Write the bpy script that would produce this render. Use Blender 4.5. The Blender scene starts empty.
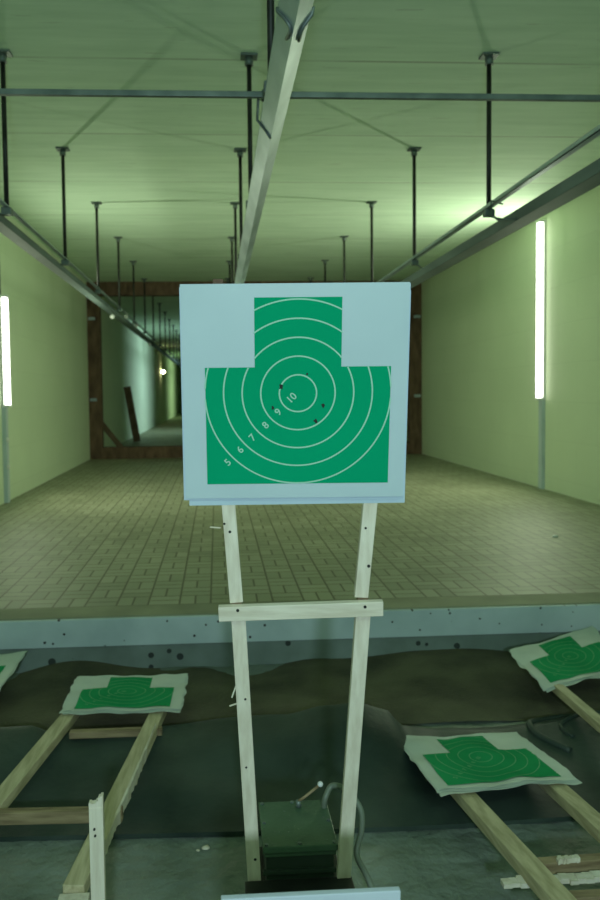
import bpy, bmesh, math, random
from mathutils import Vector, Matrix, noise
random.seed(7)
S = bpy.context.scene
COL = S.collection

# ------------------------------------------------------------------ camera
F, CX, CY, ROLL, EYE = 750.0, 260.0, 430.0, 0.015, 1.65
fwd = Vector((217 - CX, -(395 - CY), -F)).normalized()
up = Vector((-ROLL, 1, 0)); up = (up - up.dot(fwd) * fwd).normalized()
xc = fwd.cross(up)
cd = bpy.data.cameras.new('camera'); cam = bpy.data.objects.new('camera', cd); COL.objects.link(cam)
cam.matrix_world = Matrix.Translation((0, 0, EYE)) @ Matrix((xc, fwd, up)).to_4x4()
cd.sensor_fit = 'AUTO'; cd.sensor_width = 36; cd.lens = F / 900 * 36
cd.shift_x = (300 - CX) / 900; cd.shift_y = (CY - 450) / 900
cd.clip_start = 0.05; cd.clip_end = 200
cd.dof.use_dof = True; cd.dof.focus_distance = 1.8; cd.dof.aperture_fstop = 5.0
S.camera = cam

# ------------------------------------------------------------------ world, lights, exposure
w = bpy.data.worlds.new('world'); S.world = w; w.use_nodes = True
w.node_tree.nodes['Background'].inputs[0].default_value = (0.5, 0.8, 0.6, 1)
w.node_tree.nodes['Background'].inputs[1].default_value = 0.02
S.view_settings.view_transform = 'Standard'; S.view_settings.look = 'None'
S.view_settings.gamma = 1.0; S.view_settings.use_curve_mapping = False
S.view_settings.exposure = 0.22
TUBE_COL = (1.0, 1.0, 0.92); TUBE_NEAR = 3.2; TUBE_FAR = 3.2
def area(name, loc, target, sx, sy, power, col):
    l = bpy.data.lights.new(name, 'AREA'); l.shape = 'RECTANGLE'; l.size = sx; l.size_y = sy
    l.energy = power; l.color = col
    o = bpy.data.objects.new(name, l); COL.objects.link(o); o.location = loc
    o.rotation_euler = (Vector(target) - Vector(loc)).to_track_quat('-Z', 'Y').to_euler(); return o
area('flood_lamp', (0.03, -1.2, 1.95), (0.2, 3.5, 1.5), 0.12, 0.12, 52, (0.66, 0.90, 1.0))     # range floodlight behind the shooter
area('overhead_fill', (0.8, -1.8, 3.9), (0.9, 2.0, 1.5), 2.4, 0.15, 26, (0.62, 1.0, 0.70))      # added unseen fill light, brightens the range from behind the camera

# ------------------------------------------------------------------ materials
def new_mat(name):
    m = bpy.data.materials.new(name); m.use_nodes = True
    return m, m.node_tree.nodes, m.node_tree.links, m.node_tree.nodes['Principled BSDF']
def nd(ns, t, **k):
    n = ns.new(t)
    for a, b in k.items(): setattr(n, a, b)
    return n
def mth(ns, ls, op, a, b=None, c=None):
    n = ns.new('ShaderNodeMath'); n.operation = op
    for i, v in enumerate((a, b, c)):
        if v is None: continue
        if isinstance(v, (int, float)): n.inputs[i].default_value = v
        else: ls.new(v, n.inputs[i])
    return n.outputs[0]
def ramp(ns, ls, fac, stops):
    r = ns.new('ShaderNodeValToRGB'); e = r.color_ramp.elements
    while len(e) < len(stops): e.new(0.5)
    for x, (p, c) in zip(e, stops): x.position = p; x.color = (*c, 1)
    ls.new(fac, r.inputs[0]); return r.outputs[0]
def noisy(name, c1, c2, scale=4, rough=0.7, metal=0.0, stretch=(1, 1, 1), bump=0.0, bscale=40, detail=6, lo=0.35, hi=0.65):
    m, ns, ls, b = new_mat(name)
    tc = nd(ns, 'ShaderNodeTexCoord'); mp = nd(ns, 'ShaderNodeMapping'); mp.inputs['Scale'].default_value = stretch
    ls.new(tc.outputs['Object'], mp.inputs[0])
    n = nd(ns, 'ShaderNodeTexNoise'); n.inputs['Scale'].default_value = scale; n.inputs['Detail'].default_value = detail
    ls.new(mp.outputs[0], n.inputs[0])
    ls.new(ramp(ns, ls, n.outputs[0], [(lo, c1), (hi, c2)]), b.inputs['Base Color'])
    b.inputs['Roughness'].default_value = rough; b.inputs['Metallic'].default_value = metal
    if bump:
        n2 = nd(ns, 'ShaderNodeTexNoise'); n2.inputs['Scale'].default_value = bscale; n2.inputs['Detail'].default_value = 5
        ls.new(mp.outputs[0], n2.inputs[0])
        bp = nd(ns, 'ShaderNodeBump'); bp.inputs['Strength'].default_value = bump; bp.inputs['Distance'].default_value = 0.02
        ls.new(n2.outputs[0], bp.inputs['Height']); ls.new(bp.outputs[0], b.inputs['Normal'])
    return m
def dull(m, v=.15):
    m.node_tree.nodes['Principled BSDF'].inputs['Specular IOR Level'].default_value = v
def emis(name, col, s):
    m, ns, ls, b = new_mat(name)
    b.inputs['Base Color'].default_value = (0.8, 0.8, 0.8, 1)
    b.inputs['Emission Color'].default_value = (*col, 1); b.inputs['Emission Strength'].default_value = s
    return m
def mixc(ns, ls, fac, a, b):
    n = ns.new('ShaderNodeMix'); n.data_type = 'RGBA'
    for s, v in ((n.inputs[0], fac), (n.inputs[6], a), (n.inputs[7], b)):
        if isinstance(v, tuple): s.default_value = (*v, 1)
        elif isinstance(v, (int, float)): s.default_value = v
        else: ls.new(v, s)
    return n.outputs[2]

def wall_mat(name, base, dark):
    m, ns, ls, b = new_mat(name)
    g = nd(ns, 'ShaderNodeNewGeometry'); sp = nd(ns, 'ShaderNodeSeparateXYZ'); ls.new(g.outputs['Position'], sp.inputs[0])
    cb = nd(ns, 'ShaderNodeCombineXYZ'); ls.new(sp.outputs[1], cb.inputs[0]); ls.new(sp.outputs[2], cb.inputs[1])
    br = nd(ns, 'ShaderNodeTexBrick'); ls.new(cb.outputs[0], br.inputs[0]); br.offset = 0.5
    br.inputs['Scale'].default_value = 1; br.inputs['Brick Width'].default_value = 1.0; br.inputs['Row Height'].default_value = 0.5
    br.inputs['Mortar Size'].default_value = 0.008; br.inputs['Mortar Smooth'].default_value = 0.6
    br.inputs['Color1'].default_value = (0, 0, 0, 1); br.inputs['Color2'].default_value = (0.25, 0.25, 0.25, 1); br.inputs['Mortar'].default_value = (0.9, 0.9, 0.9, 1)
    n = nd(ns, 'ShaderNodeTexNoise'); n.inputs['Scale'].default_value = 1.3; n.inputs['Detail'].default_value = 8; ls.new(g.outputs['Position'], n.inputs[0])
    f = mth(ns, ls, 'ADD', mth(ns, ls, 'MULTIPLY', br.outputs[0], 0.25), mth(ns, ls, 'MULTIPLY', n.outputs[0], 0.5))
    ls.new(mixc(ns, ls, f, base, dark), b.inputs['Base Color']); b.inputs['Roughness'].default_value = 0.75
    bp = nd(ns, 'ShaderNodeBump'); bp.invert = True; bp.inputs['Strength'].default_value = 0.3; bp.inputs['Distance'].default_value = 0.01
    ls.new(br.outputs['Fac'], bp.inputs['Height']); ls.new(bp.outputs[0], b.inputs['Normal'])
    return m
M = {}
M['wall'] = wall_mat('painted_block', (0.72, 0.82, 0.58), (0.56, 0.66, 0.44))

def ceiling_mat():
    m, ns, ls, b = new_mat('ceiling_slabs')
    g = nd(ns, 'ShaderNodeNewGeometry'); sp = nd(ns, 'ShaderNodeSeparateXYZ'); ls.new(g.outputs['Position'], sp.inputs[0])
    y = mth(ns, ls, 'DIVIDE', mth(ns, ls, 'ADD', sp.outputs[1], 6.125), 1.55)
    fr = mth(ns, ls, 'ABSOLUTE', mth(ns, ls, 'SUBTRACT', mth(ns, ls, 'FRACT', y), 0.5))
    line = mth(ns, ls, 'LESS_THAN', fr, 0.0075)
    mp = nd(ns, 'ShaderNodeMapping'); mp.inputs['Scale'].default_value = (0.8, 7, 1); ls.new(g.outputs['Position'], mp.inputs[0])
    n = nd(ns, 'ShaderNodeTexNoise'); n.inputs['Scale'].default_value = 1.6; n.inputs['Detail'].default_value = 8; ls.new(mp.outputs[0], n.inputs[0])
    n2 = nd(ns, 'ShaderNodeTexNoise'); n2.inputs['Scale'].default_value = 3.5; n2.inputs['Detail'].default_value = 4; ls.new(mp.outputs[0], n2.inputs[0])
    dash = mth(ns, ls, 'MULTIPLY', mth(ns, ls, 'GREATER_THAN', n2.outputs[0], 0.68), 0.35)
    gate = ramp(ns, ls, n.outputs[0], [(0.4, (0.25,) * 3), (0.6, (1,) * 3)])
    f = mth(ns, ls, 'MAXIMUM', mth(ns, ls, 'MULTIPLY', line, gate), dash)
    f = mth(ns, ls, 'MULTIPLY', f, 0.6)
    base = ramp(ns, ls, n.outputs[0], [(0.3, (0.58, 0.75, 0.56)), (0.7, (0.70, 0.86, 0.67))])
    ls.new(mixc(ns, ls, f, base, (0.20, 0.22, 0.14)), b.inputs['Base Color']); b.inputs['Roughness'].default_value = 0.8
    return m
M['ceiling'] = ceiling_mat()

def paver_mat():
    m, ns, ls, b = new_mat('basketweave_pavers')
    g = nd(ns, 'ShaderNodeNewGeometry'); sp = nd(ns, 'ShaderNodeSeparateXYZ'); ls.new(g.outputs['Position'], sp.inputs[0])
    C = 0.2
    X = mth(ns, ls, 'DIVIDE', mth(ns, ls, 'ADD', sp.outputs[0], 20.06), C); Y = mth(ns, ls, 'DIVIDE', mth(ns, ls, 'ADD', sp.outputs[1], 20.05), C)
    fx = mth(ns, ls, 'FRACT', X); fy = mth(ns, ls, 'FRACT', Y); ix = mth(ns, ls, 'FLOOR', X); iy = mth(ns, ls, 'FLOOR', Y)
    par = mth(ns, ls, 'MODULO', mth(ns, ls, 'ADD', ix, iy), 2.0)
    def edge(f):  # distance to the nearest cell edge
        return mth(ns, ls, 'SUBTRACT', 0.5, mth(ns, ls, 'ABSOLUTE', mth(ns, ls, 'SUBTRACT', f, 0.5)))
    def mid(f): return mth(ns, ls, 'ABSOLUTE', mth(ns, ls, 'SUBTRACT', f, 0.5))
    e = mth(ns, ls, 'MINIMUM', edge(fx), edge(fy))
    mx, my = mid(fx), mid(fy)
    d = mth(ns, ls, 'ADD', mth(ns, ls, 'MULTIPLY', par, mx), mth(ns, ls, 'MULTIPLY', mth(ns, ls, 'SUBTRACT', 1.0, par), my))
    dist = mth(ns, ls, 'MINIMUM', e, d)
    joint = mth(ns, ls, 'LESS_THAN', dist, 0.03)
    half = mth(ns, ls, 'ADD', mth(ns, ls, 'MULTIPLY', par, mth(ns, ls, 'GREATER_THAN', fx, 0.5)), mth(ns, ls, 'MULTIPLY', mth(ns, ls, 'SUBTRACT', 1.0, par), mth(ns, ls, 'GREATER_THAN', fy, 0.5)))
    cb = nd(ns, 'ShaderNodeCombineXYZ'); ls.new(ix, cb.inputs[0]); ls.new(iy, cb.inputs[1]); ls.new(half, cb.inputs[2])
    wn = nd(ns, 'ShaderNodeTexWhiteNoise'); ls.new(cb.outputs[0], wn.inputs[0])
    n = nd(ns, 'ShaderNodeTexNoise'); n.inputs['Scale'].default_value = 1.1; n.inputs['Detail'].default_value = 8; ls.new(g.outputs['Position'], n.inputs[0])
    f = mth(ns, ls, 'ADD', mth(ns, ls, 'MULTIPLY', wn.outputs[0], 0.25), mth(ns, ls, 'MULTIPLY', n.outputs[0], 0.75))
    base = ramp(ns, ls, f, [(0.3, (0.25, 0.265, 0.17)), (0.7, (0.39, 0.40, 0.275))])
    ls.new(mixc(ns, ls, joint, base, (0.12, 0.11, 0.062)), b.inputs['Base Color']); b.inputs['Roughness'].default_value = 0.55
    bp = nd(ns, 'ShaderNodeBump'); bp.inputs['Strength'].default_value = 0.5; bp.inputs['Distance'].default_value = 0.004
    ls.new(mth(ns, ls, 'MINIMUM', dist, 0.05), bp.inputs['Height']); ls.new(bp.outputs[0], b.inputs['Normal'])
    return m
M['paver'] = paver_mat()

def pocked(name, base, dark, spot, vs, rough, metal=0, thr=0.16, gate=0.56):
    """painted or rusty surface with scattered round bullet pocks"""
    m, ns, ls, b = new_mat(name)
    g = nd(ns, 'ShaderNodeNewGeometry')
    mp = nd(ns, 'ShaderNodeMapping'); mp.inputs['Scale'].default_value = (1, 0.001, 1); ls.new(g.outputs['Position'], mp.inputs[0])
    v = nd(ns, 'ShaderNodeTexVoronoi'); v.inputs['Scale'].default_value = vs; ls.new(mp.outputs[0], v.inputs[0])
    sc = nd(ns, 'ShaderNodeSeparateColor'); ls.new(v.outputs['Color'], sc.inputs[0])
    near = mth(ns, ls, 'LESS_THAN', v.outputs[0], mth(ns, ls, 'MULTIPLY', sc.outputs[1], thr * 1.6))
    n0 = nd(ns, 'ShaderNodeTexNoise'); n0.inputs['Scale'].default_value = 1.6; ls.new(mp.outputs[0], n0.inputs[0])
    gt = mth(ns, ls, 'GREATER_THAN', mth(ns, ls, 'ADD', sc.outputs[0], mth(ns, ls, 'SUBTRACT', n0.outputs[0], 0.5)), gate)
    sp = mth(ns, ls, 'MULTIPLY', near, gt)
    n = nd(ns, 'ShaderNodeTexNoise'); n.inputs['Scale'].default_value = 2.5; n.inputs['Detail'].default_value = 9; ls.new(g.outputs['Position'], n.inputs[0])
    base2 = ramp(ns, ls, n.outputs[0], [(0.35, dark), (0.62, base)])
    ls.new(mixc(ns, ls, sp, base2, spot), b.inputs['Base Color'])
    b.inputs['Roughness'].default_value = rough; b.inputs['Metallic'].default_value = metal
    bp = nd(ns, 'ShaderNodeBump'); bp.invert = True; bp.inputs['Strength'].default_value = 0.5; bp.inputs['Distance'].default_value = 0.01
    ls.new(sp, bp.inputs['Height']); ls.new(bp.outputs[0], b.inputs['Normal'])
    return m
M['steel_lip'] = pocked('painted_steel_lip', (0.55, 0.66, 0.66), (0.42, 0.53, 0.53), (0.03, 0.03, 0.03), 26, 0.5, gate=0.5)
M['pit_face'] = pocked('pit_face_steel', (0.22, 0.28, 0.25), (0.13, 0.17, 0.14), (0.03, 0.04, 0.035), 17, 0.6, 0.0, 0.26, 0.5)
M['kerb'] = noisy('kerb_concrete', (0.22, 0.23, 0.15), (0.30, 0.31, 0.20), 3, 0.7)
M['pit'] = noisy('pit_concrete', (0.13, 0.165, 0.13), (0.24, 0.285, 0.235), 2.2, 0.55, bump=0.9, bscale=17, detail=10)
M['rubber'] = noisy('rubber_matting', (0.014, 0.027, 0.021), (0.050, 0.074, 0.058), 2.0, 0.55, bump=0.12, bscale=30)
M['sand'] = noisy('brown_grit', (0.055, 0.053, 0.028), (0.125, 0.118, 0.064), 3, 0.85, bump=0.4, bscale=50)
M['pine'] = noisy('pine_lath', (0.62, 0.55, 0.42), (0.76, 0.70, 0.56), 5, 0.6, stretch=(12, 12, 1.2), bump=0.08)
M['pine_x'] = noisy('pine_crossbar', (0.60, 0.53, 0.40), (0.76, 0.70, 0.56), 5, 0.6, stretch=(1.2, 12, 12), bump=0.08)
M['pine_y'] = noisy('yellow_lit_pine', (0.38, 0.33, 0.18), (0.60, 0.53, 0.33), 4, 0.65, stretch=(12, 1.2, 12), bump=0.15)  # pine of the fallen frames, yellow of the lamp light put into its colour
M['wood_brown'] = noisy('stained_crossbar', (0.17, 0.12, 0.06), (0.34, 0.26, 0.14), 4, 0.7, stretch=(1.5, 12, 12), bump=0.2)
M['splinter'] = noisy('fresh_splintered_pine', (0.58, 0.52, 0.38), (0.74, 0.70, 0.56), 12, 0.8, bump=0.4)
M['timber'] = noisy('dark_timber', (0.09, 0.052, 0.03), (0.20, 0.12, 0.07), 3, 0.8, stretch=(3, 3, 1), bump=0.3)
M['plank'] = noisy('old_plank', (0.12, 0.08, 0.045), (0.2, 0.14, 0.08), 3, 0.8)
M['paper'] = noisy('target_paper', (0.43, 0.53, 0.55), (0.48, 0.58, 0.60), 3, 0.55)
M['paper2'] = noisy('backing_paper', (0.42, 0.53, 0.60), (0.48, 0.59, 0.66), 3, 0.55)
M['paper_low'] = noisy('green_lit_target_paper', (0.54, 0.62, 0.55), (0.66, 0.72, 0.64), 5, 0.7)  # target paper of the fallen sheets, green lamp light mixed into its colour
M['green'] = noisy('green_print', (0.0, 0.275, 0.125), (0.0, 0.315, 0.145), 2, 0.5)
M['ring'] = noisy('pale_ring_print', (0.30, 0.56, 0.42), (0.34, 0.60, 0.46), 2, 0.5)
M['green_low'] = noisy('lamp_tinted_green_print', (0.01, 0.29, 0.10), (0.02, 0.36, 0.13), 4, 0.45)  # same print on fallen targets, yellow-green tint of the lamps painted in
M['ring_low'] = noisy('lamp_tinted_ring_print', (0.16, 0.46, 0.24), (0.2, 0.5, 0.28), 4, 0.45)  # rings to match, lamp tint painted into the colour too
M['hole'] = noisy('torn_bullet_hole', (0.006, 0.01, 0.008), (0.02, 0.03, 0.025), 60, 0.9)
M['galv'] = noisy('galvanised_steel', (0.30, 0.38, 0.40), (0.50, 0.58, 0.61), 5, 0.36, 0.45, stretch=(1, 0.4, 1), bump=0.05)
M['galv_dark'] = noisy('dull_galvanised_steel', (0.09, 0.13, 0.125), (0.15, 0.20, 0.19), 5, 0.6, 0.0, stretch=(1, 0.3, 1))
M['black'] = noisy('black_steel', (0.012, 0.014, 0.012), (0.03, 0.033, 0.028), 8, 0.5, 0.3)
M['iron'] = noisy('grey_iron', (0.10, 0.13, 0.12), (0.18, 0.22, 0.20), 8, 0.5, 0.4)
M['conduit'] = noisy('grey_blue_conduit', (0.50, 0.60, 0.62), (0.56, 0.66, 0.68), 3, 0.5)
M['white'] = noisy('white_plastic', (0.75, 0.77, 0.74), (0.82, 0.84, 0.8), 3, 0.4)
M['lid'] = noisy('chipped_green_paint', (0.036, 0.082, 0.045), (0.07, 0.13, 0.075), 5, 0.4, bump=0.1)
M['casing'] = noisy('dark_green_paint', (0.014, 0.028, 0.018), (0.03, 0.05, 0.034), 6, 0.45)
M['hose'] = noisy('grey_rubber_hose', (0.11, 0.14, 0.10), (0.17, 0.20, 0.15), 6, 0.5)
M['plate'] = noisy('pale_painted_plate', (0.42, 0.48, 0.52), (0.50, 0.56, 0.60), 2, 0.5)
M['tube'] = emis('fluorescent_tube', TUBE_COL, TUBE_NEAR)
M['tube_far'] = emis('far_fluorescent_tube', (0.55, 1.0, 0.72), TUBE_FAR)
M['bulb'] = emis('warm_bulb', (1.0, 0.92, 0.5), 25)
M['dark'] = noisy('dark_backstop', (0.02, 0.025, 0.02), (0.04, 0.05, 0.04), 1, 0.9)

for k_ in ('green', 'ring', 'green_low', 'ring_low', 'paper', 'paper2'): dull(M[k_], .08); M[k_].node_tree.nodes['Principled BSDF'].inputs['Roughness'].default_value = .9
dull(M['rubber'], .35)
# ------------------------------------------------------------------ mesh helpers
def empty(name, loc, label, cat, group=None):
    o = bpy.data.objects.new(name, None); COL.objects.link(o); o.location = loc; o.empty_display_size = 0.05
    o['label'] = label; o['category'] = cat
    if group: o['group'] = group
    return o
def root_loc(p):
    v = Vector((0, 0, 0))
    while p is not None: v += Vector(p.location); p = p.parent
    return v
class MB:
    def __init__(s): s.bm = bmesh.new()
    def box(s, lo, hi, bevel=0.0):
        lo, hi = Vector(lo), Vector(hi); c = (lo + hi) / 2; d = hi - lo
        r = bmesh.ops.create_cube(s.bm, size=1, matrix=Matrix.Translation(c) @ Matrix.Diagonal((d.x, d.y, d.z, 1)))
        if bevel:
            es = list({e for v in r['verts'] for e in v.link_edges})
            bmesh.ops.bevel(s.bm, geom=es, offset=bevel, segments=2, affect='EDGES', profile=0.6)
        return s
    def bar(s, p0, p1, wd, th, side=(1, 0, 0), bevel=0.0015, wd1=None):
        """square-cut lath from p0 to p1: wd along 'side', th across it"""
        p0, p1 = Vector(p0), Vector(p1); a = (p1 - p0).normalized(); sd = Vector(side); sd = (sd - sd.dot(a) * a).normalized(); n = a.cross(sd)
        wd1 = wd1 or wd; v = []
        for p, ww in ((p0, wd), (p1, wd1)):
            for i, j in ((-1, -1), (1, -1), (1, 1), (-1, 1)): v.append(s.bm.verts.new(p + sd * ww / 2 * i + n * th / 2 * j))
        fs = [(0, 1, 2, 3), (7, 6, 5, 4), (0, 4, 5, 1), (1, 5, 6, 2), (2, 6, 7, 3), (3, 7, 4, 0)]
        f = [s.bm.faces.new([v[k] for k in q]) for q in fs]
        if bevel: bmesh.ops.bevel(s.bm, geom=list({e for q in f for e in q.edges}), offset=bevel, segments=1, affect='EDGES')
        return s
    def tube(s, pts, r, n=10, smooth=True):
        pts = [Vector(p) for p in pts]; rings = []
        prev = None
        for i, p in enumerate(pts):
            t = (pts[min(i + 1, len(pts) - 1)] - pts[max(i - 1, 0)]).normalized()
            if prev is None:
                ref = Vector((0, 0, 1)) if abs(t.z) < 0.9 else Vector((1, 0, 0)); a = t.cross(ref).normalized()
            else: a = (prev - prev.dot(t) * t).normalized()
            prev = a; b = t.cross(a)
            rings.append([s.bm.verts.new(p + r * (a * math.cos(2 * math.pi * k / n) + b * math.sin(2 * math.pi * k / n))) for k in range(n)])
        for i in range(len(rings) - 1):
            for k in range(n):
                f = s.bm.faces.new((rings[i][k], rings[i][(k + 1) % n], rings[i + 1][(k + 1) % n], rings[i + 1][k])); f.smooth = smooth
        s.bm.faces.new(rings[0][::-1]); s.bm.faces.new(rings[-1]); return s
    def grid(s, fn, us, vs, smooth=True):
        g = [[s.bm.verts.new(fn(u, v)) for v in vs] for u in us]
        for i in range(len(us) - 1):
            for j in range(len(vs) - 1):
                f = s.bm.faces.new((g[i][j], g[i + 1][j], g[i + 1][j + 1], g[i][j + 1])); f.smooth = smooth
        return s
    def ball(s, c, r, sx=1, sy=1, sz=1):
        q = bmesh.ops.create_icosphere(s.bm, subdivisions=2, radius=r, matrix=Matrix.Translation(c) @ Matrix.Diagonal((sx, sy, sz, 1)))
        for v in q['verts']:
            for f in v.link_faces: f.smooth = True
        return s
    def build(s, name, mat, parent=None, **props):
        bmesh.ops.recalc_face_normals(s.bm, faces=s.bm.faces)
        loc = props.pop('loc', None)
        off = root_loc(parent) + (Vector(loc) if loc is not None else Vector((0, 0, 0)))
        if off.length: bmesh.ops.translate(s.bm, verts=s.bm.verts, vec=-off)
        me = bpy.data.meshes.new(name); s.bm.to_mesh(me); s.bm.free()
        me.materials.append(mat)
        o = bpy.data.objects.new(name, me); COL.objects.link(o)
        if loc is not None: o.location = loc
        if parent is not None: o.parent = parent
        for k, v in props.items(): o[k] = v
        return o
def lin(a, b, n): return [a + (b - a) * i / (n - 1) for i in range(n)]
def struct(mb, name, mat, **k): return mb.build(name, mat, kind='structure', **k)
def nz(x, y, z=0.0): return noise.noise(Vector((x, y, z)))

# ------------------------------------------------------------------ room shell
XL, XR, ZF, ZC, YB, YE = -2.70, 4.42, 0.32, 4.05, -3.2, 62.0
struct(MB().box((XL, 4.74, -0.1), (XR, YE, ZF)), 'floor', M['paver'])
struct(MB().grid(lambda x, y: Vector((x, y, 0.010 * nz(x * 5, y * 7) + 0.006 * nz(x * 19, y * 19))), lin(XL, XR, 260), lin(YB, 4.5, 240)), 'floor_pit', M['pit'])
struct(MB().box((XL - 0.3, YB, -0.1), (XL, YE, ZC)), 'wall_left', M['wall'])
struct(MB().box((XR, YB, -0.1), (XR + 0.3, YE, ZC)), 'wall_right', M['wall'])
struct(MB().box((XL - 0.3, YB, ZC), (XR + 0.3, YE, ZC + 0.2)), 'ceiling', M['ceiling'])
struct(MB().box((XL - 0.3, YB - 0.3, -0.1), (XR + 0.3, YB, ZC)), 'wall_back', M['wall'])
struct(MB().box((XL - 0.3, YE, -0.1), (XR + 0.3, YE + 0.3, ZC)), 'wall_front', M['dark'])
struct(MB().box((XL, 4.512, -0.1), (XR, 4.74, ZF + 0.004), 0.006), 'trim_1', M['kerb'])            # kerb along the pit
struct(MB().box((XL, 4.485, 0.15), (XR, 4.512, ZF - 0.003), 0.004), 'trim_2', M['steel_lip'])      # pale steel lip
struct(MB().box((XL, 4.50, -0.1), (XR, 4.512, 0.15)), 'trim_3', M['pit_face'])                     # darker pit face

# rubber matting slumped in the pit, with a rolling ridge
RIDGE = [(-2.7, .12), (-1.2, .12), (-1.0, .165), (-.87, .17), (-.76, .125), (-.5, .12), (-.22, .122), (.04, .138), (.29, .152), (.50, .205), (.62, .225), (.75, .19), (.85, .10), (1.02, .075), (1.3, .06), (1.5, .08), (1.7, .10), (2.1, .11), (3.2, .12), (4.42, .15)]
def ridge_z(x):
    for (a, za), (b, zb) in zip(RIDGE, RIDGE[1:]):
        if a <= x <= b:
            t = (x - a) / (b - a); t = t * t * (3 - 2 * t); return za + (zb - za) * t
    return RIDGE[0][1] if x < 0 else RIDGE[-1][1]
def edge_y(x): return 2.74 - 0.03 * math.sin(x * 1.3 + .4) + 0.03 * max(0, x - 0.9)
def ridge_y(x): return 3.40 + 0.04 * math.sin(x * 3 + 1) - 0.05 * max(0, 1 - abs(x - .6) * 2)
def mat_z(x, y):
    e, r = edge_y(x), ridge_y(x); h = ridge_z(x)
    if y < r:
        t = max(0, (y - e) / (r - e)); s = t ** 1.25 if t < 1 else 1
        s = 0.55 * s + 0.45 * math.sin(s * math.pi / 2) ** 1.5
        z = 0.022 + (h - 0.022) * s + 0.03 * math.sin(math.pi * t) * nz(x * 2.0, y * 3, 2) + .007 * math.sin(math.pi * t) * math.sin(t * 9 + x * 1.5)
    else:
        t = min(1, (y - r) / 0.28); s = t * t * (3 - 2 * t); z = h - (h + 0.02) * s
    return z
struct_mat = MB()
us = lin(XL + .02, XR - .02, 200); vs = lin(0, 1, 50)
def matfn(x, v): y = edge_y(x) + v * (3.74 - edge_y(x)); return Vector((x, y, mat_z(x, y)))
struct_mat.grid(matfn, us, vs)
struct_mat.grid(lambda x, v: matfn(x, 0) + Vector((0, 0.0, -0.018 * (1 - v))), us, [0, 1])
rmat = struct_mat.build('rubber_mat', M['rubber'], label='dark green rubber matting slumped in a rolling ridge across the pit floor', category='mat')
def fold(pts, rr_):
    q = MB(); q.tube([(x, y, mat_z(x, y) + rr_ * .3) for x, y in pts], rr_, 8); q.build('folded_edge', M['rubber'], rmat)
def arc(pts, n=8):
    out = []
    for i in range(len(pts) - 1):
        for k in range(n): out.append((pts[i][0] + (pts[i + 1][0] - pts[i][0]) * k / n, pts[i][1] + (pts[i + 1][1] - pts[i][1]) * k / n))
    for _ in range(6): out = [out[0]] + [((out[i - 1][0] + out[i + 1][0]) / 2, (out[i - 1][1] + out[i + 1][1]) / 2) for i in range(1, len(out) - 1)] + [out[-1]]
    return out
fold(arc([(1.95, 3.60), (1.62, 3.52), (1.44, 3.42), (1.44, 3.28), (1.55, 3.14)]), .016)
fold(arc([(1.95, 3.52), (1.72, 3.44), (1.56, 3.36), (1.60, 3.24)]), .010)
def sand_z(x, y):
    t = (y - 3.6) / 0.88
    return 0.035 + 0.015 * nz(x * 2, y * 2, 5) + max(0, t) ** 2 * (-0.015 + 0.13 * nz(x * 1.6, 3.3, 1)) - 0.03 * max(0, (3.70 - y) / 0.1)
MB().grid(lambda x, y: Vector((x, y, sand_z(x, y))), lin(XL + .02, XR - .02, 160), lin(3.60, 4.497, 30)).build(
    'sand_drift', M['sand'], label='brown grit drifted behind the rubber matting against the pit face', category='sand', kind='stuff')

# ------------------------------------------------------------------ timber frame across the tunnel
fr = empty('timber_frame', (0.86, 16.1, ZF), 'dark timber frame lining the tunnel opening far behind the standing target', 'frame')
MB().box((XL, 16, ZF), (XL + .26, 16.25, ZC), .01).build('post', M['timber'], fr)
MB().box((XR - .26, 16, ZF), (XR, 16.25, ZC), .01).build('post', M['timber'], fr)
MB().box((XL + .26, 16, 3.77), (XR - .26, 16.25, ZC), .01).build('beam', M['timber'], fr)
MB().box((XL + .26, 16, ZF), (XR - .26, 16.25, 0.57), .01).build('sill', M['timber'], fr)
for x in (XL + .03, XR - .17):
    for z in (3.25, 1.55): MB().box((x, 15.97, z), (x + .14, 16.0, z + .06), .004).build('bracket', M['galv'], fr)

# planks leaning inside the far tunnel
def leaning(x0, y0, x1, y1, h, wdt, lab):
    MB().bar((x0, y0, ZF + .02), (x1, y1, ZF + h), wdt, .05, (1, 0, 0), .004).build('plank', M['plank'], loc=(x0, y0, ZF), label=lab, category='plank', group='planks leaning in the far tunnel')
leaning(-2.30, 21.6, -2.56, 21.6, 1.60, .20, 'taller dark plank leaning on the wall beyond the timber frame')
leaning(-2.05, 17.0, -2.62, 17.0, 0.75, .12, 'short pale plank leaning low beside the left timber post')

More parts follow.
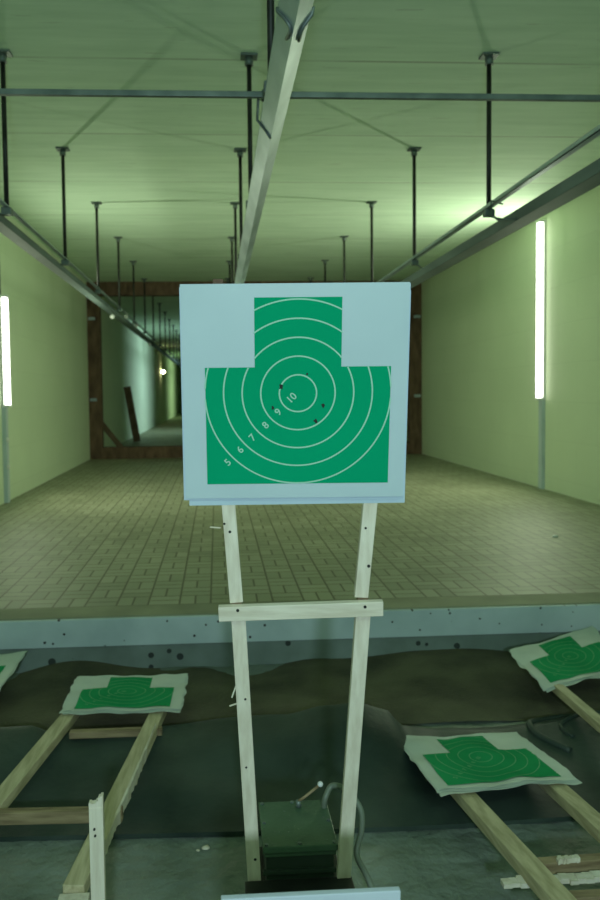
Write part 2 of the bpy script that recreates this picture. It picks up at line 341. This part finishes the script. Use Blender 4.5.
# ------------------------------------------------------------------ wall lamps
def wall_lamp(x, y, z0, z1, sgn, lab, cat='wall light', mat='tube', conduit=True, cable=False, watt=64, lc=(0.88, 1.0, 0.72), spread=180):
    t = empty('wall_lamp', (x, y, z0), lab, cat, None)
    MB().box((min(x, x + sgn * .035), y - .05, z0), (max(x, x + sgn * .035), y + .05, z1), .004).build('housing', M['white'], t)
    MB().box((min(x + sgn * .035, x + sgn * .10), y - .045, z0 + .03), (max(x + sgn * .035, x + sgn * .10), y + .045, z1 - .03), .02).build('tube', M[mat], t)
    la = area('tube_light', (x + sgn * .104, y, (z0 + z1) / 2 - .09), (x + sgn * 5, y, (z0 + z1) / 2 - .09), .07, z1 - z0 - .26, watt, lc)
    la.data.spread = math.radians(spread); la.location = Vector(la.location) - Vector(t.location); la.parent = t
    for z in (z0, z1 - .03): MB().box((min(x, x + sgn * .11), y - .045, z), (max(x, x + sgn * .11), y + .045, z + .03), .006).build('end_cap', M['white'], t)
    if conduit: MB().box((min(x, x + sgn * .05), y - .045, ZF), (max(x, x + sgn * .05), y + .06, z0), .004).build('conduit', M['conduit'], t)
    if conduit and sgn > 0:
        for z in (1.12, .78): MB().ball((x + .06, y - .03, z), .035, .6, 1, 1).build('clip', M['white'], t)
    if cable: MB().tube([(x + sgn * .012, y, z1), (x + sgn * .012, y - .02, 3.4), (x + sgn * .012, y, ZC)], .010, 8).build('cable', M['iron'], t)
    return t
wall_lamp(XR, 9.93, 1.53, 3.93, -1, 'long lit fluorescent tube lamp upright on the right wall')
wall_lamp(XL, 9.62, 1.53, 2.93, 1, 'shorter lit fluorescent tube lamp upright on the left wall', cable=True, watt=42)
wall_lamp(XR, 27.5, 1.5, 3.9, -1, 'lit tube lamp far down the right wall, hidden behind the target board', mat='tube_far', watt=70, lc=(.62, .90, 1), spread=80)
wall_lamp(XR, 45.0, 1.5, 3.9, -1, 'farthest lit tube lamp down the right wall, hidden behind the target board', mat='tube_far', watt=50, lc=(.7, 1, .6), spread=80)
b = empty('bulb_lamp', (XL, 36.5, 2.8), 'small glowing yellow bulb far down the left tunnel wall', 'light')
MB().box((XL, 36.44, 2.72), (XL + .05, 36.56, 2.84), .01).build('base', M['white'], b)
MB().ball((XL + .12, 36.5, 2.8), .09).build('bulb', M['bulb'], b)

# ------------------------------------------------------------------ overhead rails with hanger rods
def rail(name, lab, xrod, zrod, cx0, cx1, cz0, cz1, ystart, mat, rods, veed=False):
    t = empty(name, (xrod, ystart, zrod), lab, 'rail', 'overhead rails')
    c = MB()
    yE = 46.0; th = .004
    # folded channel: two webs and a bottom flange with a small inner lip
    if veed:
        xm = .271; pr = [(cx0, cz1), (xm, cz0), (cx1, cz1), (cx1 - .007, cz1 + .002), (xm, cz0 + .009), (cx0 + .006, cz1 + .003)]
        va = [c.bm.verts.new((x, ystart, z)) for x, z in pr]; vb = [c.bm.verts.new((x, yE, z)) for x, z in pr]
        for i in range(6): c.bm.faces.new((va[i], va[(i + 1) % 6], vb[(i + 1) % 6], vb[i]))
        c.bm.faces.new(va[::-1]); c.bm.faces.new(vb)
    if not veed: c.box((cx0, ystart, cz0), (cx0 + th, yE, cz1)); c.box((cx1 - th, ystart, cz0), (cx1, yE, cz1)); c.box((cx0, ystart, cz0), (cx1, yE, cz0 + th))
    if not veed: c.box((cx0, ystart, cz1 - th), (cx0 + .02, yE, cz1)); c.box((cx1 - .02, ystart, cz1 - th), (cx1, yE, cz1))
    ch = c.build('channel', M[mat], t)
    MB().box((xrod - .018, ystart, zrod), (xrod + .018, yE, zrod + .008)).box((xrod - .018, ystart, zrod), (xrod - .014, yE, zrod + .032)).build('carrier_angle', M['galv'], t)
    for y in rods:
        h = MB().tube([(xrod, y, zrod - .05), (xrod, y, ZC - .02)], .017, 10).build('hanger_rod', M['black'], t)
        MB().box((xrod - .06, y - .05, ZC - .014), (xrod + .06, y + .05, ZC), .003).tube([(xrod, y, ZC - .07), (xrod, y, ZC - .014)], .03, 8).build('ceiling_plate', M['iron'], h)
        MB().box((xrod - .035, y - .03, zrod - .055), (xrod + .035, y + .03, zrod - .004), .004).build('clamp', M['iron'], h)
        xm = (cx0 + cx1) / 2
        MB().bar((xrod, y, zrod - .03), (xm, y, cz0 + .03), .03, .006, (0, 1, 0), 0).build('strap', M['galv_dark'], h)
    return t
rodY = [1.4 + 2.03 * i for i in range(20)]
rodY = [5.45 - 2.05 * 2 + 2.04 * i for i in range(20)]
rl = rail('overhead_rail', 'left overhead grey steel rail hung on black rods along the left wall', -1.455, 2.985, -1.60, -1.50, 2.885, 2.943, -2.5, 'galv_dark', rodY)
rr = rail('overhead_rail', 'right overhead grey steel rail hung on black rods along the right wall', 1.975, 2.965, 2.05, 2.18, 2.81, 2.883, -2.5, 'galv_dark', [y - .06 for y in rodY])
rc = rail('overhead_rail', 'middle overhead bright galvanised rail running above the standing target', .262, 3.035, .2235, .335, 2.85, 2.93, -2.5, 'galv', rodY, True)
# bent wire hooks on the middle and right rails
def hook(pts, par): MB().tube(pts, .0065, 8).build('wire_hook', M['iron'], par)
hook([(.221, 2.57, 2.942), (.221, 2.56, 2.928), (.243, 2.53, 2.888), (.258, 2.524, 2.862), (.262, 2.545, 2.856), (.256, 2.62, 2.866)], rc)
hook([(.342, 2.56, 2.945), (.338, 2.575, 2.926), (.310, 2.58, 2.890), (.304, 2.60, 2.880), (.303, 2.66, 2.879)], rc)
hook([(.225, 3.42, 2.97), (.203, 3.41, 2.965), (.209, 3.60, 2.945), (.245, 3.57, 2.887), (.268, 3.56, 2.846)], rc)
hook([(1.93, 5.2, 2.95), (1.93, 5.2, 2.87), (1.97, 5.1, 2.83), (2.05, 5.05, 2.82)], rr)
hook([(2.03, 5.25, 2.97), (1.93, 5.2, 2.98), (1.93, 5.2, 2.93)], rr)
for y in (12.6, 14.2): MB().ball((-1.49, y, 2.96), .04, 1, 1.2, .8).build('white_clip', M['white'], rl)
for y in (11.0, 17.0): MB().ball((-1.49, y, 2.80), .035).build('white_clip', M['white'], rl)
cp = empty('crossing_pipe', (.3, 3.6, 3.045), 'thin grey square pipe crossing the tunnel on top of the overhead rails', 'pipe')
MB().box((XL, 3.585, 3.047), (XR, 3.612, 3.073), .003).build('bar', M['iron'], cp)
for x in (-1.455, .262, 1.975): MB().box((x - .03, 3.578, 3.036), (x + .03, 3.622, 3.080), .003).build('clamp', M['iron'], cp)

# ------------------------------------------------------------------ paper targets
RS = 0.043
def paper(P, par, lab_mats, rect, wr, back=2, n=22, holes=(), digits=True, jag=0.0, rnd=1, H=.0012):
    """sheets, green silhouette, rings and numbers laid out on the surface P(u, v, height)"""
    mp, mg, mr = lab_mats; rg = random.Random(rnd)
    u0, u1, v0, v1 = rect
    def sheet(du, dv, h, rot, name, mat, par):
        c, s = math.cos(rot), math.sin(rot)
        def fn(hh):
            def f(a, b):
                u = u0 + (u1 - u0) * a; v = v0 + (v1 - v0) * b
                e = jag * (noise.noise(Vector((u * 14, v * 14, rnd + h * 900))))
                if a in (0.0, 1.0): u += e
                if b in (0.0, 1.0): v += e * 1.2
                uu = c * u - s * v + du; vv = s * u + c * v + dv
                return P(uu, vv, h + hh)
            return f
        L = lin(0, 1, n); m = MB(); m.grid(fn(0), L, L); m.grid(fn(-.0008), L, L)
        for side in ((0.0, None), (1.0, None), (None, 0.0), (None, 1.0)):
            if side[0] is not None: m.grid(lambda t, k, a=side[0]: fn(-.0008 * k)(a, t), L, [0, 1])
            else: m.grid(lambda t, k, b=side[1]: fn(-.0008 * k)(t, b), L, [0, 1])
        bmesh.ops.remove_doubles(m.bm, verts=m.bm.verts, dist=1e-6)
        for f_ in m.bm.faces: f_.smooth = False
        return m.build(name, mat, par)
    for k in range(back):
        sheet([.006, -.004, .003][k], [-.020, -.008, -.003][k], -.0035 * (back - k), [.004, -.006, .002][k], 'backing_sheet', M['paper2'] if mp is M['paper'] else mp, par)
    sh = sheet(0, 0, 0, 0, 'target_sheet', mp, par)
    g = MB()
    for a0, a1, b0, b1 in ((-.0995, .0995, .061, .219), (-.214, .214, -.2165, .061)):
        g.grid(lambda u, v: P(u, v, H), lin(a0, a1, 50), lin(b0, b1, 36))
    g.build('silhouette_print', mg, sh)
    def inside(u, v): return (abs(u) <= .0997 and .061 <= v <= .219) or (abs(u) <= .2145 and -.2165 <= v <= .061)
    m = MB(); N = 220
    for k in range(1, 6):
        r = RS * k; hw = .0017
        for i in range(N):
            a, b2 = 2 * math.pi * i / N, 2 * math.pi * (i + 1) / N; am = (a + b2) / 2
            if not inside(r * math.cos(am), r * math.sin(am)): continue
            q = [P(rr_ * math.cos(t), rr_ * math.sin(t), H * 1.6) for rr_, t in ((r - hw, a), (r + hw, a), (r + hw, b2), (r - hw, b2))]
            m.bm.faces.new([m.bm.verts.new(p) for p in q])
    m.build('ring_print', mr, sh)
    if digits:
        for txt, du, dv in (('10', -.0145, -.0113), ('9', -.0455, -.044), ('8', -.075, -.075), ('7', -.106, -.104), ('6', -.1347, -.1333), ('5', -.1645, -.1633)):
            cu = bpy.data.curves.new('digits', 'FONT'); cu.body = txt; cu.size = .0245; cu.align_x = 'CENTER'; cu.align_y = 'CENTER'; cu.offset = .0004
            to = bpy.data.objects.new('digits', cu); COL.objects.link(to)
            dg = bpy.context.evaluated_depsgraph_get(); me = bpy.data.meshes.new_from_object(to.evaluated_get(dg))
            bpy.data.objects.remove(to); q = MB(); q.bm.from_mesh(me); bpy.data.meshes.remove(me)
            c = math.cos(math.radians(47))
            for vt in q.bm.verts:
                x, y = vt.co.x, vt.co.y; vt.co = P(du + (x - y) * c, dv + (x + y) * c, H * 1.9)
            q.build('score_number', mr, sh)
    for (hu, hv, r) in holes:
        q = MB(); vs_ = [q.bm.verts.new(P(hu + r * (1 + .5 * rg.uniform(-1, 1)) * math.cos(t * .7854), hv + r * (1.3 + .6 * rg.uniform(-1, 1)) * math.sin(t * .7854), H + .0016)) for t in range(8)]
        q.bm.faces.new(vs_); q.build('bullet_hole', M['hole'], sh)
    return sh

# ------------------------------------------------------------------ the standing target
C0 = Vector((.187, 1.73, 1.652)); U = Vector((1, -.055, -0.0025)).normalized(); Vv = Vector((-.004, -.161, .987)).normalized(); Nn = U.cross(Vv).normalized()
if Nn.y > 0: Nn = -Nn
def Pm(u, v, h):
    cup = .0 * math.exp(-((u - .26) ** 2 + (v - .25) ** 2) / .004) + .0 * math.exp(-((u + .27) ** 2) / .0009) * (v + .2)
    return C0 + U * u + Vv * v + Nn * (h + cup)
ts = empty('target_stand', (.2, 1.93, .33), 'upright pine-lath stand holding the green shooting target in the middle', 'target')
paper(Pm, ts, (M['paper'], M['green'], M['ring']), (-.266, .251, -.2515, .250), 0, back=3,
      holes=((-.0388, .0150, .0052), (.0585, -.0300, .0044), (.0420, -.0655, .0042), (-.0588, -.0335, .0032), (.0208, .0448, .0024)))
def pl(u, z, off=0.0):      # point on the stand's leaning plane at height z
    v = (z - C0.z) / Vv.z; p = C0 + Vv * v; z = EYE - (EYE - z) * 1.012; p = Vector((u, C0.y + (z - C0.z) / Vv.z * Vv.y - .055 * (u - C0.x), z)); e = Vector((0, 0, EYE)); return e + (p - e) * (1 + off / p.y)
# upper laths (fixed behind the board, in front of the lower ones), lower laths, cross bar
def bar2(a, b, wd, th, name, mat, par, wd1=None): return MB().bar(a, b, wd, th, (1, 0, 0), .0012, wd1).build(name, mat, par)
bar2(pl(-.005, 1.80, .022), pl(.040, 1.149, .022), .033, .018, 'upper_lath', M['pine'], ts)
bar2(pl(.388, 1.80, .022), pl(.345, 1.158, .022), .034, .018, 'upper_lath', M['pine'], ts)
bar2(pl(.043, 1.135, .022), pl(.082, .338, .022), .036, .018, 'lower_lath', M['pine'], ts)
bar2(pl(.352, 1.135, .022), pl(.317, .338, .022), .037, .018, 'lower_lath', M['pine'], ts)
bar2(pl(.029, 1.30, .041), pl(.046, 1.05, .041), .026, .018, 'splice', M['wood_brown'], ts)
bar2(pl(.355, 1.30, .041), pl(.345, 1.05, .041), .026, .018, 'splice', M['wood_brown'], ts)
MB().bar(pl(-.004, 1.119, .003), pl(.400, 1.128, .003), .018, .038, Nn, .0012).build('cross_bar', M['pine_x'], ts)
def nail(p, r=.004):
    q = MB(); q.tube([p, p + Nn * .002], r, 8); q.build('nail_head', M['black'], ts)
nail(pl(.043, 1.126, -.006)); nail(pl(.356, 1.131, -.006))
nail(pl(.013, 1.345, .013), .003); nail(pl(.026, 1.325, .013), .0035); nail(pl(.352, 1.33, .013), .003); nail(pl(.362, 1.235, .013), .004); nail(pl(.060, .89, .013), .003)
nail(pl(.083, .43, .013), .004); nail(pl(.061, .70, .013), .003)
for a, b2 in ((pl(.036, .925, .02), pl(.026, .895, .02)), (pl(.044, .880, .02), pl(.020, .872, .02)), (pl(.004, 1.335, .02), pl(-.022, 1.337, .02))):
    MB().bar(a, b2, .004, .003, (0, 1, 0), 0).build('splinter', M['splinter'], ts)
MB().box((-.006, 1.712, 1.885), (.018, 1.735, 1.912), .002).box((.0, 1.712, 1.893), (.07, 1.722, 1.9), 0).build('clip', M['timber'], ts)
MB().box((.055, 1.90, .30), (.345, 1.955, .345), .003).build('foot_clamp', M['black'], ts)

# the lifting mechanism the stand is clamped in
mb = empty('target_lifter', (.21, 2.07, 0), 'squat dark green steel lifting box between the feet of the standing target', 'machine')
MB().box((.114, 1.972, .30), (.300, 2.17, .40), .004).build('casing', M['casing'], mb)
MB().box((.109, 1.965, .400), (.305, 2.176, .416), .002).box((.105, 1.955, .416), (.309, 2.182, .434), .003).build('lid', M['lid'], mb)
MB().box((.105, 1.962, .352), (.308, 1.972, .364), .001).box((.110, 1.960, .31), (.304, 1.972, .336), .002).build('front_flange', M['casing'], mb)
MB().box((.085, 1.962, .262), (.33, 2.18, .30), .004).build('base_plate', M['black'], mb)
MB().box((.11, 1.98, 0), (.31, 2.16, .262), .006).build('pedestal', M['casing'], mb)
for x, y in ((.115, 1.966), (.205, 1.966), (.299, 1.966), (.115, 2.07), (.299, 2.07), (.115, 2.17), (.205, 2.172), (.299, 2.17)):
    MB().tube([(x, y, .434), (x, y, .438)], .0055, 6, False).build('bolt', M['iron'], mb)
lv = MB().tube([(.222, 2.15, .434), (.222, 2.15, .452)], .008, 10).build('lever_pivot', M['iron'], mb)
MB().tube([(.222, 2.15, .450), (.24, 2.149, .462), (.284, 2.147, .497)], .0042, 8).build('lever_arm', M['wood_brown'], lv)
MB().ball((.287, 2.147, .500), .0085).build('lever_knob', M['white'], lv)
for k in range(34):
    x, y = random.uniform(.105, .305), 1.958 + .22 * random.random() ** 2.2
    if k == 0: ch = MB()
    ch.box((x, y, .434), (x + random.uniform(.001, .004), y + random.uniform(.002, .005), .4348))
ch.build('paint_chips', M['iron'], mb, kind='stuff')
def smooth_path(pts, n=8):
    pts = [Vector(p) for p in pts]; out = []
    for i in range(len(pts) - 1):
        p0, p1, p2, p3 = pts[max(i - 1, 0)], pts[i], pts[i + 1], pts[min(i + 2, len(pts) - 1)]
        for k in range(n):
            t = k / n; out.append(.5 * ((2 * p1) + (-p0 + p2) * t + (2 * p0 - 5 * p1 + 4 * p2 - p3) * t * t + (-p0 + 3 * p1 - 3 * p2 + p3) * t ** 3))
    return out + [pts[-1]]
MB().tube(smooth_path([(.296, 2.14, .434), (.300, 2.135, .465), (.323, 2.15, .492), (.362, 2.12, .492), (.397, 2.1, .447), (.398, 2.09, .39), (.380, 2.07, .33), (.40, 2.0, .30), (.43, 1.9, .22), (.46, 1.8, .08), (.50, 1.7, .022), (.60, 1.5, .016), (.8, 1.3, .016)]), .0085, 10).build(
    'hose', M['hose'], label='grey rubber hose looping out of the lifting box behind the right foot', category='hose')

# pale plate in front (only its top edge shows)
pp = empty('guard_plate', (.143, 1.2, 0), 'pale blue guard plate whose top edge shows at the bottom below the stand', 'plate')
MB().box((-.006, 1.192, .02), (.292, 1.204, .825), .002).build('plate', M['plate'], pp)
MB().box((-.04, 1.12, 0), (.33, 1.30, .02), .003).build('foot', M['black'], pp)
for x in (.03, .25): MB().bar((x, 1.206, .45), (x, 1.29, .02), .02, .01, (1, 0, 0), 0).build('brace', M['black'], pp)

# ------------------------------------------------------------------ fallen targets
def lying(lab, NR, NL, FL, FR, seed, railpts, crosses, rw=.066, jag=.013, wamp=.012, digits=True, mats=None, back=2, grp='fallen paper targets', curl=0.03):
    """NR.. corners of the sheet (near right, near left, far left, far right)"""
    NR, NL, FL, FR = map(Vector, (NR, NL, FL, FR))
    c = (NR + NL + FL + FR) / 4
    t = empty('fallen_target', (c.x, NR.y - .6, 0.0), lab, 'target', grp)
    rect = (-.262, .262, -.245, .251)
    def P(u, v, h):
        a = (u + .262) / .524; b = (v + .245) / .496
        p = NL.lerp(NR, a).lerp(FL.lerp(FR, a), b)
        ed = max(abs(u) / .262, abs(v) / .25)
        z = wamp * nz(u * 7, v * 5, seed) + wamp * 1.3 * max(0, ed - .5) * nz(u * 11, v * 10, seed + 4) + curl * max(0, -(u + .15)) * max(0, -(v + .1)) * 8 * -1
        return p + Vector((0, 0, z + h + .012))
    paper(P, t, mats or (M['paper_low'], M['green_low'], M['ring_low']), rect, 0, back=back, n=56, digits=digits, jag=jag, rnd=seed, H=.0022)
    for (a, b2) in railpts:
        MB().bar(a, b2, rw, .042, (1, 0, 0), .002).build('rail', M['pine_y'], t)
    for (a, b2, mt, hgt) in crosses:
        MB().bar(a, b2, .035, hgt, (0, 1, 0), .002).build('cross_bar', M[mt], t)
    return t
# right, near
R = lambda x, y, dz=0: (x, y, .17 - .14 * (y - 2.69) + dz)
t = lying('fallen green target on a wooden frame lying at lower right of the pit', R(1.348, 2.713), R(.788, 2.650), R(.785, 3.270), R(1.335, 3.27), 3,
      [(R(.885, 3.15, -.024), R(.925, 1.72, -.024)), (R(1.275, 3.15, -.024), R(1.235, 1.72, -.024))],
      [(R(.905, 2.15, -.03), R(1.26, 2.165, -.03), 'wood_brown', .035), (R(.905, 1.97, -.034), R(1.26, 1.97, -.034), 'wood_brown', .03)])
for a, b2, w_ in ((R(.815, 2.10, -.045), R(1.14, 2.105, -.045), .022), (R(.845, 1.985, -.05), R(1.2, 1.925, -.055), .022), (R(1.0, 2.14, -.008), R(1.07, 2.145, -.006), .012)):
    a, b2 = Vector(a), Vector(b2); m = MB(); n = 14
    for i in range(n - 1):
        m.box(a.lerp(b2, i / (n - 1)) + Vector((0, -w_ * random.uniform(.6, 1.1), -.008)), a.lerp(b2, (i + 1.02) / (n - 1)) + Vector((0, w_ * random.uniform(.3, .8), .004 + random.uniform(0, .004))), 0)
    m.build('splintered_lath', M['splinter'], t)
MB().box((.86, 1.62, 0), (1.30, 1.82, .27), .005).build('hinge_block', M['casing'], t)
# left, middle
Lf = lambda x, y, dz=0: (x, y, .17 + .02 * (3.46 - y) + dz)
t = lying('fallen green target on a wooden frame lying at left of the pit', Lf(-.195, 3.47), Lf(-.745, 3.49), Lf(-.76, 3.95), Lf(-.180, 3.93), 8,
      [(Lf(-.668, 3.85, -.022), Lf(-.90, 2.20, -.022)), (Lf(-.262, 3.85, -.022), Lf(-.45, 2.20, -.022))],
      [(Lf(-.825, 2.66, -.03), Lf(-.36, 2.64, -.03), 'wood_brown', .045), (Lf(-.68, 3.33, -.03), Lf(-.27, 3.33, -.03), 'wood_brown', .03)])
m = MB()
def torn(t, k):
    y = 2.36 + t * .95; x = -.45 + .188 * (y - 2.2) / 1.65 + .0275
    j = .5 + .5 * nz(y * 30, k * 3.1, 2); w_ = math.sin(math.pi * min(1, t * 1.15)) ** .4 if t < .87 else .02
    return Vector((x + (.002 + .012 * j * w_) * (1 if 0 < k < 3 else 0), y, (.186, .186 - .004 * j, .150 - .02 * j, .150)[int(k)] + .001))
m.grid(torn, lin(0, 1, 90), [0, 1, 2, 3], False)
m.build('torn_edge', M['splinter'], t)
MB().box((-.49, 2.13, 0), (-.40, 2.195, .175), .004).build('end_block', M['pine'], t)
MB().box((-.95, 2.13, 0), (-.86, 2.195, .175), .004).build('end_block', M['pine'], t)
# far right
lying('fallen green target at the far right edge, lying above the matting', (2.19, 3.80, .17), (1.60, 3.575, .17), (1.63, 4.10, .17), (2.28, 4.42, .19), 12,
      [((1.70, 4.1, .145), (1.66, 2.55, .185)), ((2.05, 4.25, .15), (2.03, 2.6, .185))], [((1.66, 2.9, .15), (2.03, 2.9, .15), 'wood_brown', .03)], curl=.05, rw=.05)
# far left
lying('fallen green target cut off by the left edge of the picture', (-1.125, 3.78, .17), (-1.65, 3.72, .17), (-1.66, 4.28, .17), (-1.125, 4.32, .17), 15,
      [((-1.25, 4.1, .145), (-1.40, 2.6, .17)), ((-1.56, 4.1, .145), (-1.74, 2.6, .17))], [((-1.38, 2.8, .145), (-1.70, 2.8, .145), 'wood_brown', .03)])

# ------------------------------------------------------------------ broken upright lath and litter
m = MB(); b0, b1 = Vector((-.325, 1.9, 0)), Vector((-.325, 1.9, .60))
m.bar(b0, b1, .036, .02, (1, 0, 0), .001)
for k, h in enumerate((.012, .010, .011, .016, .026, .030)):
    m.box((-.343 + .006 * k, 1.891, .598), (-.343 + .006 * (k + 1), 1.909, .60 + h), 0)
bl = m.build('broken_lath', M['pine'], loc=(-.325, 1.9, 0), label='broken white lath standing upright with a splintered top at lower left', category='lath')
for z in (.545, .528): MB().tube([(-.335 + (.6 - z) * .1, 1.89, z), (-.335 + (.6 - z) * .1, 1.886, z)], .003, 8).build('nail_head', M['black'], bl)
def chip(x, y, r, lab, z=0.0):
    q = MB(); q.ball((x, y, z + r * .35), r, 1.3, 1, .5); 
    for v in q.bm.verts: v.co += Vector((nz(*(v.co * 90)), nz(v.co.y * 90, v.co.x * 90), 0)) * r * .5
    q.build('wood_chip', M['splinter'], loc=(x, y, z), label=lab, category='chip', group='pale chips on the pit floor')
chip(-.066, 2.665, .012, 'larger pale chip on the pit floor left of the stand')
chip(-.094, 2.655, .006, 'tiny pale chip just left of the larger chip')
chip(.50, 2.35, .006, 'tiny pale chip on the pit floor right of the hose')
chip(-.20, 2.28, .005, 'tiny pale chip on the pit floor near the broken lath')
MB().ball((3.05, 6.6, ZF + .01), .022, 1.3, 1, .5).build('wood_chip', M['white'], loc=(3.05, 6.6, ZF), label='small white scrap lying on the pavers at right', category='chip')
